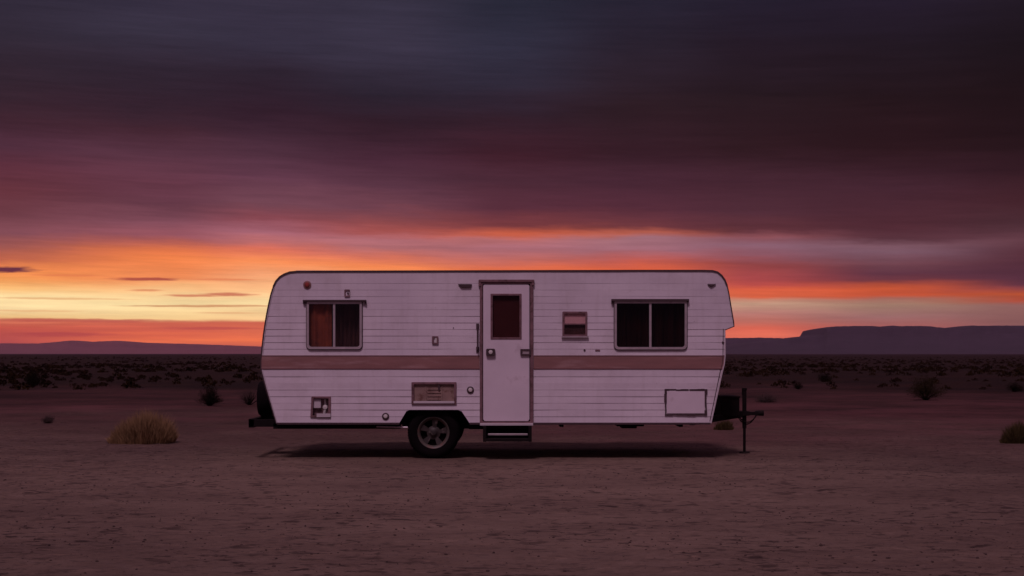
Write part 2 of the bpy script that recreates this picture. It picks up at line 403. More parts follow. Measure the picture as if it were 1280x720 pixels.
disc(566.8, 409.6, .006, M['dark_trim'], 'screw_cover', .01)
disc(903.6, 428, .014, M['dark_trim'], 'screw_cover', .014)

# appliance vent (rusty panel set in a frame)
mb = MB(); mb.ring(prect(514.4, 477.6, 570.6, 505.6, .008), prect(517.4, 480.4, 567.6, 502.4, .006), Y0-.014, Y0+.012)
hv = mb.build('appliance_vent', M['frame_trim'], T, bevel=.002)
mb = MB(); mb.pbox(517.4, 480.4, 567.6, 502.4, Y0+.012, Y0+.02)
mb.pbox(531.5, 480.4, 533, 502.4, Y0+.004, Y0+.012); mb.pbox(552, 480.4, 553, 502.4, Y0+.006, Y0+.012)
for k in range(4): mb.pbox(534, 486+k*4.2, 551, 487.2+k*4.2, Y0+.004, Y0+.012)
mb.build('panel', M['hatch'], hv)
MB().pbox(547.6, 481, 549.8, 487.5, Y0-.006, Y0+.012).build('latch', M['dark_trim'], hv)
MB().pbox(517, 501.4, 568, 504.2, Y0-.02, Y0+.0).build('lip', M['pale'], hv, bevel=.002)
# service compartment at the rear
mb = MB(); mb.ring([(X(a), Z(b)) for a, b in ((388, 521.6), (413.6, 522.2), (413.6, 495.4), (389.6, 495.4))], [(X(a), Z(b)) for a, b in ((391, 519.2), (410.8, 519.6), (410.8, 498), (392, 498))], Y0-.014, Y0+.010)
sv = mb.build('service_hatch', M['frame_trim'], T, bevel=.002)
MB().pbox(389, 497, 412, 520, Y0+.05, Y0+.06).build('back_panel', M['frame_trim'], sv)
MB().pbox(391.5, 499, 401, 510.4, Y0+.012, Y0+.048).build('meter_box', M['pale'], sv, bevel=.008)
mb = MB(); mb.lathe((X(406), Y0+.06, Z(509)), [(0, -.04), (.03, -.035), (.034, .0)], n=16)
mb.tube((X(406), Y0+.05, Z(512)), (X(404.5), Y0+.06, Z(519.5)), .022, .018); mb.tube((X(406), Y0+.05, Z(499)), (X(406), Y0+.06, Z(508)), .016)
mb.build('hose_fitting', M['dirtwhite'], sv, smooth=True)
MB().pbox(396, 517, 413.4, 521.4, Y0-.02, Y0-.004).build('lip', M['pale'], sv, bevel=.002)
# baggage door with a chipped dark outline
fr = MB()
random.seed(3)
def chip(a, b, horiz, at, w):
    t = a
    while t < b:
        L_ = random.uniform(4, 11); e = min(b, t+L_); ww = w*random.uniform(.65, 1.35); j = random.uniform(-.35, .35)
        if horiz: fr.pbox(t, at-ww+j, e+.01, at+ww+j, Y0-.012, Y0+.003)
        else: fr.pbox(at-ww+j, t, at+ww+j, e+.01, Y0-.0125, Y0+.003)
        t = e+(random.uniform(.3, 1.4) if random.random() < .3 else 0)
chip(831, 883.5, True, 487.2, 1.0); chip(831, 883.5, True, 518.2, .9); chip(486.4, 518.8, False, 832, 1.1); chip(486.4, 518.8, False, 882.2, 1.3)
bd = MB().pbox(833.5, 488.6, 880.8, 516.8, Y0-.008, Y0+.002).build('baggage_door', M['door'], T, bevel=.003)
fr.build('seal', M['dark_trim'], bd)

# wheels
def wheel(px, y, out):
    c = (X(px), y, .335)
    h = empty('wheel', (0, 0, 0)); h.parent = T
    t = MB(); r = .335; hw = .105
    prof = [(.205, -hw*.80), (.23, -hw*.98), (.275, -hw*1.05), (.31, -hw*.95), (.328, -hw*.72), (r, -hw*.45), (r, hw*.45), (.328, hw*.72), (.31, hw*.95), (.275, hw*1.05), (.23, hw*.98), (.205, hw*.8)]
    t.lathe(c, prof, n=56)
    for k in range(56):     # tread blocks
        a = k*2*math.pi/56; ca, sa = math.cos(a), math.sin(a)
        for yy in (-.055, .0, .055):
            p = Vector((c[0]+r*ca, y+yy, c[2]+r*sa)); u = Vector((-sa, 0, ca))*.013; n_ = Vector((ca, 0, sa))*.004; w = Vector((0, .02, 0))
            vs = [p+i*u+j*n_+k2*w for i in (-1, 1) for j in (-1, 1) for k2 in (-1, 1)]
            t.add(vs, [(0, 1, 3, 2), (4, 6, 7, 5), (0, 4, 5, 1), (2, 3, 7, 6), (0, 2, 6, 4), (1, 5, 7, 3)])
    t.build('tyre', M['rubber'], h, smooth=True)
    q = MB(); s = -1 if out < 0 else 1
    q.lathe(c, [(.168, s*.03), (.172, s*.06), (.188, s*.082), (.205, s*.092), (.214, s*.084), (.206, s*.07)], n=48)
    q.build('rim', M['rim'], h, smooth=True); q = MB()
    q.lathe(c, [(0, s*.085), (.03, s*.082), (.042, s*.066), (.060, s*.05), (.09, s*.045)], n=28)
    for k in range(5):
        a = R(11+k*72); ca, sa = math.cos(a), math.sin(a); u = Vector((ca, 0, sa)); v = Vector((-sa, 0, ca))
        p0 = Vector(c)+u*.06+Vector((0, s*.048, 0)); p1 = Vector(c)+u*.178+Vector((0, s*.062, 0))
        vs = [p0+v*.017, p0-v*.017, p1-v*.045, p1+v*.045]; vs += [p+Vector((0, -s*.02, 0)) for p in vs]
        q.add(vs, [(0, 1, 2, 3), (7, 6, 5, 4), (0, 4, 5, 1), (1, 5, 6, 2), (2, 6, 7, 3), (3, 7, 4, 0)])
    q.build('hub', M['hub'], h, smooth=True)
    d = MB(); d.lathe(c, [(0, s*.012), (.172, s*.012), (.2, s*.03)], n=32); d.build('brake_drum', M['under'], h)
wheel(541.5, Y0+.16, -1); wheel(541.5, Y0+W-.16, 1)
# chassis
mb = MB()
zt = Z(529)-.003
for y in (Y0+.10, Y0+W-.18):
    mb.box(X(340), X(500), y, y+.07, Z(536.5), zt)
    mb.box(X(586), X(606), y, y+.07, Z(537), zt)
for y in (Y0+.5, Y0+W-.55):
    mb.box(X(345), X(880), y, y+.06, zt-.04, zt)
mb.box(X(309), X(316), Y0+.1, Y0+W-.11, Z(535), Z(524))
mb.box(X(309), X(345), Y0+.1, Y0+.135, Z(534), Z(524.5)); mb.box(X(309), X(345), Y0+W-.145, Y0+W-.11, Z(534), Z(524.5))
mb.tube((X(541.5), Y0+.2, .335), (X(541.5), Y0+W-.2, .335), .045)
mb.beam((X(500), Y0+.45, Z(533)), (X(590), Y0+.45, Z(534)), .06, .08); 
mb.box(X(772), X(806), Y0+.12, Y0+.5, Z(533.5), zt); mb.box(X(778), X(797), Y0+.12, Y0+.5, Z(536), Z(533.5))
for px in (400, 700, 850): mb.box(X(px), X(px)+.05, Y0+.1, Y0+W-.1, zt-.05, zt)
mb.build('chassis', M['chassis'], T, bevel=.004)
MB().tube((X(470), Y0+.07, Z(533.5)), (X(509), Y0+.07, Z(534.6)), .011).build('drain_pipe', M['alu'], T)
# spare wheel on the rear bumper
mb = MB(); cc = (X(332.5, Y0+.8), Y0+.80, Z(500.5)); r = .245
mb.lathe(cc, [(.13, -.075), (.17, -.095), (.215, -.09), (.24, -.06), (r, 0), (.24, .06), (.215, .09), (.17, .095), (.13, .075), (.13, -.075)], 'x', 40)
sp = mb.build('spare_wheel', M['rubber'], T, smooth=True)
mb = MB(); mb.lathe(cc, [(.13, -.06), (.125, -.02), (.05, -.01), (0, -.02)], 'x', 24); mb.build('rim', M['chassis'], sp, smooth=True)
mb = MB(); mb.box(X(314), X(345), Y0+.76, Y0+.84, Z(530), Z(523)); mb.beam((X(322), Y0+.80, Z(526)), (X(322), Y0+.80, Z(500)), .05, .03) 
mb.build('carrier', M['chassis'], sp)

# tongue, box, jack  (on the centre line)
YC = Y0+1.15
def XC(px): return X(px, YC)
def ZC(py): return Z(py, YC)
mb = MB()
for y in (Y0+.38, Y0+W-.38): mb.beam((X(868), y, zt-.0), (XC(926), YC+(-.04 if y < YC else .04), ZC(517.6)), .06, .085)
mb.beam((XC(920), YC, ZC(517.2)), (XC(948), YC, ZC(516.6)), .075, .045)
mb.tube((XC(944), YC, ZC(516.4)), (XC(954.5), YC, ZC(516.4)), .034, .04, 14)
mb.beam((X(893), YC-.45, ZC(521)), (X(893), YC+.45, ZC(521)), .05, .05)
mb.build('tongue', M['chassis'], T, bevel=.003)
mb = MB(); mb.box(XC(897), XC(919.6), YC-.36, YC+.36, ZC(519), ZC(496)); mb.box(XC(896), XC(920.4), YC-.38, YC+.38, ZC(496.4), ZC(494.2))
mb.box(XC(919.5), XC(921), YC-.05, YC+.05, ZC(507), ZC(502))
mb.build('tongue_box', M['chassis'], T, bevel=.012)
ch = MB()
for q, sag in ((-.05, .10), (.05, .13)):
    p0 = Vector((XC(922), YC+q, ZC(519))); p1 = Vector((XC(946), YC+q*.4, ZC(518)))
    pts_ = [p0.lerp(p1, t/12)-Vector((0, 0, sag*4*(t/12)*(1-t/12))) for t in range(13)]
    for k, (a, b) in enumerate(zip(pts_, pts_[1:])): ch.tube(a-(b-a)*.12, b+(b-a)*.12, .0065 if k % 2 else .009, n=6)
ch.build('safety_chain', M['chassis'], T)
mb = MB(); yj = YC-.0
mb.tube((XC(930.5), yj, 0.02), (XC(930.5), yj, ZC(519)), .019); mb.tube((XC(930.5), yj, ZC(535)), (XC(930.5), yj, ZC(487)), .029)
mb.tube((XC(930.5), yj, ZC(487.5)), (XC(930.5), yj, ZC(485)), .036); mb.tube((XC(930.5), yj, 0.0), (XC(930.5), yj, .022), .085, .06, 16)
mb.tube((XC(930.5), yj, ZC(486)), (XC(930.5), yj+.16, ZC(486)), .008); mb.tube((XC(930.5), yj+.16, ZC(486)), (XC(930.5), yj+.16, ZC(494)), .012)
mb.box(XC(925.5), XC(936), yj-.07, yj+.07, ZC(519.4), ZC(514))
mb.build('tongue_jack', M['chassis'], T)

# ------------------------------------------------------------------ ground
def fbm(x, y, s, o=4):
    return noise.fractal(Vector((x/s, y/s, .37)), 1.0, 2.0, o)
def gh(x, y):
    d = math.hypot(x, y)
    h = .018*fbm(x, y, 1.1)+.006*fbm(x, y, .3, 3)
    k = min(1, max(0, (d-26)/60))
    h += k*.12*fbm(x+40, y, 14, 3)
    if 8 < y < 24.5 and abs(x) < 14: h += .005*fbm(x, y, .11, 3)
    # keep the footprint of the trailer level
    f = 1-min(1, max(0, max(abs(x)-3.6, abs(y-21.1)-1.5)/1.2))
    return h*(1-.75*f)-.0*f
def axis(breaks):
    r = []
    for a, b, s in breaks:
        n = max(1, round((b-a)/s)); r += [a+(b-a)*i/n for i in range(n)]
    return r
def geo(a, b, q):
    r = []; v = a; s = a*q if a else q
    while v < b: r.append(v); v += s; s *= 1+q
    r.append(b); return r
ys = axis([(-30, 8, 2.5), (8, 14, .05), (14, 26, .06), (26, 50, .3)])
ys += geo(50, 9300, .035)
xs_ = axis([(0, 9, .07), (9, 24, .4)])+geo(24, 9300, .06)
xs = [-a for a in reversed(xs_[1:])]+xs_
vs = [(x, y, gh(x, y)) for y in ys for x in xs]
nx = len(xs)
fs = [(j*nx+i, j*nx+i+1, (j+1)*nx+i+1, (j+1)*nx+i) for j in range(len(ys)-1) for i in range(nx-1)]
me = bpy.data.meshes.new('ground'); me.from_pydata(vs, [], fs); me.update()
for p in me.polygons: p.use_smooth = True
g = bpy.data.objects.new('ground', me); C.objects.link(g); tag(g, kind='structure')
m = bpy.data.materials.new('desert_soil'); m.use_nodes = True; nt = m.node_tree; N = nt.nodes; L = nt.links; b = N['Principled BSDF']
b.inputs['Roughness'].default_value = .95; b.inputs['Specular IOR Level'].default_value = .15
tc = N.new('ShaderNodeTexCoord')
def nz(scale, det=5, ro=.6, st=(1, 1, 1), off=(0, 0, 0)):
    mp = N.new('ShaderNodeMapping'); mp.inputs['Scale'].default_value = st; mp.inputs['Location'].default_value = off; L.new(tc.outputs['Object'], mp.inputs['Vector'])
    n = N.new('ShaderNodeTexNoise'); n.inputs['Scale'].default_value = scale; n.inputs['Detail'].default_value = det; n.inputs['Roughness'].default_value = ro
    L.new(mp.outputs[0], n.inputs['Vector']); return n.outputs['Fac']
def mr(s, a, c, lo=0, hi=1):
    r = N.new('ShaderNodeMapRange'); r.inputs[1].default_value = a; r.inputs[2].default_value = c; r.inputs[3].default_value = lo; r.inputs[4].default_value = hi
    L.new(s, r.inputs[0]); return r.outputs[0]
def mix(f, a, c, mode='MIX'):
    x = N.new('ShaderNodeMixRGB'); x.blend_type = mode
    if isinstance(f, float): x.inputs[0].default_value = f
    else: L.new(f, x.inputs[0])
    for k, q in ((1, a), (2, c)):
        if isinstance(q, tuple): x.inputs[k].default_value = (*q, 1)
        else: L.new(q, x.inputs[k])
    return x.outputs[0]
def mth(op, a, c):
    x = N.new('ShaderNodeMath'); x.operation = op
    for k, q in ((0, a), (1, c)):
        if isinstance(q, (int, float)): x.inputs[k].default_value = q
        else: L.new(q, x.inputs[k])
    return x.outputs[0]
c = mix(mr(nz(.8, 8), .3, .7), (.185, .116, .084), (.122, .074, .055))
c = mix(mr(nz(7, 9, .78), .44, .64), c, (.185, .125, .102))
c = mix(mr(nz(13, 7, .72), .53, .63, 0, .85), c, (.050, .029, .025))
c = mix(mr(nz(3.1, 8, .74, off=(9, 3, 0)), .54, .68, 0, .6), c, (.070, .042, .036))
c = mix(mr(nz(4.2, 6, .7, st=(.5, 1.3, 1), off=(7, 2, 1)), .54, .66, 0, .5), c, (.200, .138, .112))     # dusty lighter streaks
c = mix(mr(nz(.16, 4, .6, off=(3.3, 1.1, 0)), .45, .62, 0, .45), c, (.070, .044, .038))
sp = N.new('ShaderNodeSeparateXYZ'); L.new(tc.outputs['Object'], sp.inputs[0])
vignette = mth('ADD', mth('SQRT', mth('ADD', mth('MULTIPLY', mth('MULTIPLY', sp.outputs['X'], sp.outputs['X']), 2.2), mth('MULTIPLY', mth('SUBTRACT', sp.outputs['Y'], 16.0), mth('SUBTRACT', sp.outputs['Y'], 16.0))), 0), mth('MULTIPLY', mth('SUBTRACT', nz(.35, 5, .65), .5), 6.0))
c = mix(mr(vignette, 9.5, 4.0, 0, .55), c, (.250, .172, .128))      # bright centre, darker surroundings: vignette painted into the soil colour
dent_shade = mth('MAXIMUM', mr(nz(5.0, 3, .6, st=(.8, 1, 1), off=(2, 5, 1)), .56, .64, 0, .8), mr(nz(10, 3, .6, st=(.7, 1, 1), off=(6, 5, 1)), .58, .64, 0, .85))
dent_shade = mth('MULTIPLY', dent_shade, mr(nz(.9, 4, .6, off=(1, 9, 1)), .38, .60, .25, 1))
c = mix(mr(nz(.7, 7, .72, st=(.6, 1.2, 1), off=(31, 5, 1)), .40, .60, 0, .42), c, (.085, .050, .040))
c = mix(dent_shade, c, (.030, .016, .014))      # shade of dents and clods painted as dark spots
c = mix(mr(nz(8.5, 4, .65, st=(.6, 1.2, 1), off=(12, 5, 1)), .58, .68, 0, .4), c, mix(1.0, c, (1.75, 1.7, 1.65), 'MULTIPLY'))
sx = N.new('ShaderNodeSeparateXYZ'); L.new(tc.outputs['Object'], sx.inputs[0])
dist = mth('ADD', sx.outputs['Y'], mth('MULTIPLY', mth('SUBTRACT', nz(.03, 5), .5), 60.0))
c = mix(mr(dist, 18, 36, 0, .9), c, mix(mr(nz(.35, 9, .75), .40, .60), (.052, .019, .018), (.130, .045, .047)))     # redder crust farther out
dist2 = mth('ADD', sx.outputs['Y'], mth('MULTIPLY', mth('SUBTRACT', nz(.05, 6, .65, off=(4, 7, 0)), .5), 110.0))
c = mix(mr(dist2, 22, 64, 0, .97), c, mix(mr(nz(.2, 6), .4, .6), (.008, .0026, .0016), (.020, .0066, .004)))          # dark ground cover of the scrub plain
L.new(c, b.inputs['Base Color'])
hgt = mth('ADD', mth('MULTIPLY', nz(14, 8, .75), .6), mth('MULTIPLY', nz(55, 5, .7), .35))
bp = N.new('ShaderNodeBump'); bp.inputs['Strength'].default_value = 1; bp.inputs['Distance'].default_value = .045
L.new(hgt, bp.inputs['Height']); L.new(bp.outputs[0], b.inputs['Normal'])
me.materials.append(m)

# gravel
random.seed(11)
ico = [(0, 0, -1), (.72, -.53, -.45), (-.28, -.85, -.45), (-.89, 0, -.45), (-.28, .85, -.45), (.72, .53, -.45), (.28, -.85, .45), (-.72, -.53, .45), (-.72, .53, .45), (.28, .85, .45), (.89, 0, .45), (0, 0, 1)]
icf = [(0, 1, 2), (1, 0, 5), (0, 2, 3), (0, 3, 4), (0, 4, 5), (1, 5, 10), (2, 1, 6), (3, 2, 7), (4, 3, 8), (5, 4, 9), (1, 10, 6), (2, 6, 7), (3, 7, 8), (4, 8, 9), (5, 9, 10), (6, 10, 11), (7, 6, 11), (8, 7, 11), (9, 8, 11), (10, 9, 11)]
mb = MB()
for k in range(12000):
    y = 8.8+22*random.random()**1.25; x = random.uniform(-.37, .37)*y*1.25
    if fbm(x, y, 2.2, 3) < random.uniform(-.7, .3): continue
    s = .003+.0095*random.random()**2.6
    if random.random() < .006: s *= 1.9
    z = gh(x, y); a = random.random()*6.3; ca, sa = math.cos(a), math.sin(a); f1, f2 = random.uniform(.7, 1.5), random.uniform(.35, .7)
    mb.add([(x+s*(px*f1*ca-py*sa)*random.uniform(.85, 1.15), y+s*(px*f1*sa+py*ca), z+s*f2*(pz+.35)) for px, py, pz in ico], icf)
M['stone'] = mat('dark_gravel', (.075, .047, .041), .9, var=.6, vscale=9, spec=.1)
tag(mb.build('gravel', M['stone']), kind='stuff')

# ------------------------------------------------------------------ plants
M['straw'] = mat('dry_straw', (.29, .175, .088), .9, var=.4, vscale=8, spec=.05)
M['tan_twig'] = mat('tan_brush', (.09, .05, .03), .9, var=.4, vscale=8, spec=.05)
M['sage'] = mat('dark_sagebrush', (.010, .007, .004), .9, var=.5, vscale=9, spec=.03)
M['sage2'] = mat('olive_brush', (.024, .016, .007), .9, var=.5, vscale=9, spec=.03)
M['rust_brush'] = mat('reddish_brush', (.040, .018, .014), .9, var=.4, vscale=9)
M['yellow_brush'] = mat('yellowish_brush', (.075, .052, .022), .9, var=.4, vscale=8, spec=.03)
M['twig'] = mat('twig', (.015, .009, .006), .9, var=.3, spec=.05)
def tussock(px, Y, base, wpx, hpx, n, m, label, cat='grass tussock', name='dry_grass_tussock', group=None, seed=1, dark=None):
    rnd = random.Random(seed); x0 = X(px, Y); rx = wpx*Y/3840; hz = hpx*Y/1920
    z0 = gh(x0, Y); mb = MB(); core = MB()
    for k in range(n):
        a = rnd.random()*2*math.pi; t = rnd.random()**.6; sk = (1.22 if math.cos(a) < 0 else .9)
        bx, by = math.cos(a)*t*rx*.86*sk, math.sin(a)*t*rx*.86
        lean = t*rnd.uniform(.1, .7)
        lump = 1+.22*noise.noise(Vector((math.cos(a)*1.6+seed, math.sin(a)*1.6, t*2)))
        L_ = hz*rnd.uniform(.6, 1.15)*max(.16, 1-t*t)**(.5 if sk < 1 else .75)*lump
        p0 = Vector((x0+bx, Y+by, gh(x0+bx, Y+by)-.01)); d = Vector((math.cos(a+rnd.uniform(-.5, .5))*lean, math.sin(a+rnd.uniform(-.5, .5))*lean, 1)).normalized()
        p1 = p0+d*L_*.6; d2 = (d+Vector((rnd.uniform(-.3, .3), rnd.uniform(-.3, .3), -.25*t-.1*rnd.random()))).normalized(); p2 = p1+d2*L_*.45
        w = Vector((rnd.uniform(-1, 1), rnd.uniform(-1, 1), 0)).normalized()*rnd.uniform(.0025, .005)*(Y/23)**.7
        mb.add([p0-w, p0+w, p1+w*.8, p1-w*.8, p2], [(0, 1, 2, 3), (3, 2, 4)])
    r = empty(name, (x0, Y, z0)); tag(r, label, cat, group)
    o = mb.build('blades', m, r)
    for k in range(14):
        a = rnd.random()*6.28; rr = rnd.random()*rx*.3
        core.tube((x0+math.cos(a)*rr, Y+math.sin(a)*rr, z0-.02), (x0+math.cos(a)*rr*2.2, Y+math.sin(a)*rr*2.2, z0+hz*.4), .006, .002, 5)
    core.build('stems', M['twig'], r)
    return r
def shrub(px, Y, wpx, hpx, n, m, label, name='desert_shrub', cat='shrub', group=None, seed=1, leaf=.02, x=None):
    rnd = random.Random(seed); x0 = X(px, Y); rx = wpx*Y/3840; hz = hpx*Y/1920; z0 = gh(x0, Y)
    st = MB(); lf = MB(); tips = []
    nb = 40; n = int(n*2.6); leaf *= .8
    for k in range(nb):
        a = rnd.random()*6.283; e = rnd.uniform(.15, 1.45)
        L_ = rnd.uniform(.72, 1.08)
        tip = Vector((math.cos(a)*math.cos(e)*rx*L_, math.sin(a)*math.cos(e)*rx*L_, (.12+.88*math.sin(e))*hz*L_))
        mid = tip*.5+Vector((rnd.uniform(-.1, .1)*rx, rnd.uniform(-.1, .1)*rx, .05*hz))
        o = Vector((x0, Y, z0-.02)); st.tube(o, o+mid, .011, .007, 5); st.tube(o+mid, o+tip, .007, .002, 5); tips += [mid, tip, (mid+tip)/2, tip]
    for k in range(n):
        t = rnd.choice(tips); s = .2*rx
        p = Vector((x0, Y, z0))+t+Vector((rnd.gauss(0, s), rnd.gauss(0, s), rnd.gauss(0, s*.6)))
        p.z = max(p.z, z0+.01)
        u = Vector((rnd.gauss(0, 1), rnd.gauss(0, 1), rnd.gauss(0, 1)+.6)).normalized(); v = u.orthogonal().normalized()
        l = leaf*rnd.uniform(.6, 1.5)
        lf.add([p-v*l*.28, p+u*l*.5-v*l*.05, p+v*l*.28, p+u*l*1.5], [(0, 1, 3), (1, 2, 3)])
    r = empty(name, (x0, Y, z0)); tag(r, label, cat, group)
    st.build('stems', M['twig'], r); lf.build('foliage', m, r)
    return r
def DY(base): return H*1920/(base-442)
tussock(183, DY(553), 553, 88, 38, 6500, M['straw'], 'wide straw-coloured grass tussock on bare ground left of the trailer', seed=2)
tussock(906, 27.5, 531, 26, 14, 700, M['yellow_brush'], 'small yellow-green grass clump behind the trailer tongue', seed=5)
shrub(312, DY(507), 34, 20, 700, M['rust_brush'], 'reddish dry brush nearest the trailer rear, right of a dark bush', cat='brush', name='dry_brush', seed=6)
shrub(262, DY(508), 28, 22, 1500, M['sage'], 'small dark rounded bush between the straw tussock and the trailer rear', seed=7, leaf=.028)
shrub(1157, DY(500), 42, 27, 2200, M['sage2'], 'dark olive bush standing alone right of the trailer below the mesa', seed=8, leaf=.035)
tussock(1275, DY(554), 554, 44, 27, 2600, M['yellow_brush'], 'dark yellowish brush clump cut by the right edge of the photo', cat='brush', name='dry_brush', seed=9)
shrub(998, DY(487), 14, 8, 400, M['sage'], 'tiny dark bush on open ground beyond the tongue jack', seed=10, leaf=.03)
shrub(958, DY(503), 30, 9, 900, M['rust_brush'], 'low flat dark brush patch just right of the tongue jack', seed=12, leaf=.025)
shrub(60, DY(529), 17, 8, 500, M['rust_brush'], 'tiny low scrub tuft on bare ground at far left', seed=13, leaf=.018)
shrub(41, DY(484), 26, 17, 900, M['sage'], 'dark upright bush at the left edge of the scrub plain', seed=14, leaf=.05)
shrub(1268, DY(489), 22, 10, 500, M['sage'], 'small low bush at the right edge of the scrub plain', seed=15, leaf=.04)
shrub(1030, DY(477), 20, 9, 500, M['sage'], 'dark low bush beneath the left end of the mesa', seed=16, leaf=.05)

# scrub plain: a mass of low bushes
random.seed(21); mb = MB()
protos = []
for q in range(6):
    t = []
    for k in range(46):
        a = random.random()*6.283; e = random.uniform(0, 1.5); r_ = random.uniform(.45, 1.05)
        p = Vector((math.cos(a)*math.cos(e)*r_, math.sin(a)*math.cos(e)*r_, math.sin(e)*r_*.9))
        u = Vector((random.gauss(0, 1), random.gauss(0, 1), random.gauss(0, 1)+.8)).normalized(); v = u.orthogonal().normalized(); l = random.uniform(.16, .34)
        t.append([p-v*l*.6, p+v*l*.6, p+u*l*1.5])
    protos.append(t)
mb2 = MB(); cnt = 0
for k in range(14000):
    t = random.random(); base = 445.2+42*t**1.7      # photo row of the foot: many far, few near
    Y = DY(base)
    if Y > 600: continue
    x = random.uniform(-.66, .66)*Y
    if fbm(x/ (Y/100)**.6, Y/(Y/100)**.6, 14, 3) < random.uniform(-.55, .12): continue
    if random.random() > min(1, max(.05, (Y-52)/75)): continue
    z = gh(x, Y); s = random.uniform(.12, .27)*(1 if random.random() > .1 else 1.5)*(1 if Y > 90 else .75); pr = random.choice(protos)
    tgt = mb if random.random() < .6 else mb2
    o = len(tgt.v)
    for tri in pr:
        for p in tri: tgt.v.append((x+p.x*s*1.3, Y+p.y*s, z+p.z*s))
    tgt.f += [(o+3*i, o+3*i+1, o+3*i+2) for i in range(len(pr))]
    cnt += 1
M['scrub'] = mat('brown_scrub', (.018, .009, .0045), .9, var=.5, vscale=.4, spec=.02); M['scrub2'] = mat('olive_scrub', (.024, .013, .005), .9, var=.5, vscale=.4, spec=.02)
tag(mb.build('scrub', M['scrub']), kind='stuff'); tag(mb2.build('scrub', M['scrub2']), kind='stuff')
print('scrub bushes', cnt)

# ------------------------------------------------------------------ mesas and far hills
def ridge(name, prof, Y, depth, m, seed, talus=.5, wob=60, cliff=.12):
    """terrain with a talus slope, a cliff band and a plateau; prof: (photo x, photo y) of the skyline as seen at distance Y"""
    P = [((a-640)*Y/1920.0, (442-b)*Y/1920.0) for a, b in prof]
    def top(x):
        if x <= P[0][0]: return P[0][1]
        if x >= P[-1][0]: return P[-1][1]
        for (a, h0), (c, h1) in zip(P, P[1:]):
            if a <= x <= c: return h0+(h1-h0)*(x-a)/(c-a)
    x0, x1 = P[0][0], P[-1][0]; nx = int((x1-x0)/(Y*.0009)); rows = [0, .08, .18, .28, .36, .42, .46, .50, .53, .56, .60, .7, .85, 1.0]
    prof_h = [0, .07, .18, .32, .44, .54, .62, .74, .88, .97, 1.0, 1.0, .97, .0]
    v = []
    for j, (t, hh) in enumerate(zip(rows, prof_h)):
        for i in range(nx+1):
            x = x0+(x1-x0)*i/nx; h = top(x); h += min(1.6, h*.04)*noise.fractal(Vector((x/28, seed*3, 1)), 1, 2, 4)
            e = wob*noise.fractal(Vector((x/(wob*5), seed, 0)), 1, 2, 5)*(1-abs(t-.5))
            gul = 1-.22*abs(noise.noise(Vector((x/(wob*1.2), seed+2, t*1.5))))*(1 if .05 < t < .55 else 0)
            y = Y-depth*.56+depth*t+e
            # height as seen from the eye at the skyline distance, so the far shelf never rises above the rim
            v.append((x*(y/Y if t < .6 else 1), y, -2+(h+2)*hh*gul + (0 if t > .55 else 0)+H*hh))
    n = nx+1
    f = [(j*n+i, j*n+i+1, (j+1)*n+i+1, (j+1)*n+i) for j in range(len(rows)-1) for i in range(nx)]
    me = bpy.data.meshes.new(name); me.from_pydata(v, [], f); me.update(); me.materials.append(m)
    o = bpy.data.objects.new(name, me); C.objects.link(o); tag(o, kind='structure'); return o
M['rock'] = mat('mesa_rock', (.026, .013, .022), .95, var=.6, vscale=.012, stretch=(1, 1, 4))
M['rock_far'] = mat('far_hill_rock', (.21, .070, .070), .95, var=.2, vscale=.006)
ridge('mesa', [(880, 438), (930, 430), (960, 426), (990, 423), (1012, 420), (1024, 421), (1030, 418.4), (1033.5, 411), (1040, 409), (1050, 407.6), (1075, 407), (1098, 407), (1108, 408.4), (1120, 407), (1166, 407.4), (1184, 409.6), (1198, 412.6), (1203, 411.6), (1208, 409), (1224, 406.6), (1290, 406.4), (1400, 407), (1460, 409), (1475, 415), (1560, 424), (1700, 436)], 5200, 1500, M['rock'], 4)
ridge('mesa_foothills', [(560, 432), (760, 427), (880, 422.5), (960, 422), (1020, 424), (1150, 426), (1300, 428)], 6800, 1200, M['rock'], 9)
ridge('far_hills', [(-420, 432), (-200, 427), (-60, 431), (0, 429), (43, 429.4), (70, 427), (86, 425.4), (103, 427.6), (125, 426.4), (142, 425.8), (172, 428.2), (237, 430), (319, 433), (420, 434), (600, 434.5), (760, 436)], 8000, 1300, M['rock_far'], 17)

# ------------------------------------------------------------------ air
import os
if not os.environ.get('NOHAZE'):
    mb = MB().box(-9600, 9600, -9600, 9600, -4, 150)
    o = mb.build('haze', None); o.data.materials.clear(); tag(o, kind='stuff')
    hm = bpy.data.materials.new('evening_haze'); hm.use_nodes = True; nt = hm.node_tree; nt.nodes.remove(nt.nodes['Principled BSDF'])
    pv = nt.nodes.new('ShaderNodeVolumePrincipled'); pv.inputs['Density'].default_value = 3.6e-5; pv.inputs['Color'].default_value = (.62, .42, .60, 1)
    nt.links.new(pv.outputs[0], nt.nodes['Material Output'].inputs['Volume']); o.data.materials.append(hm)

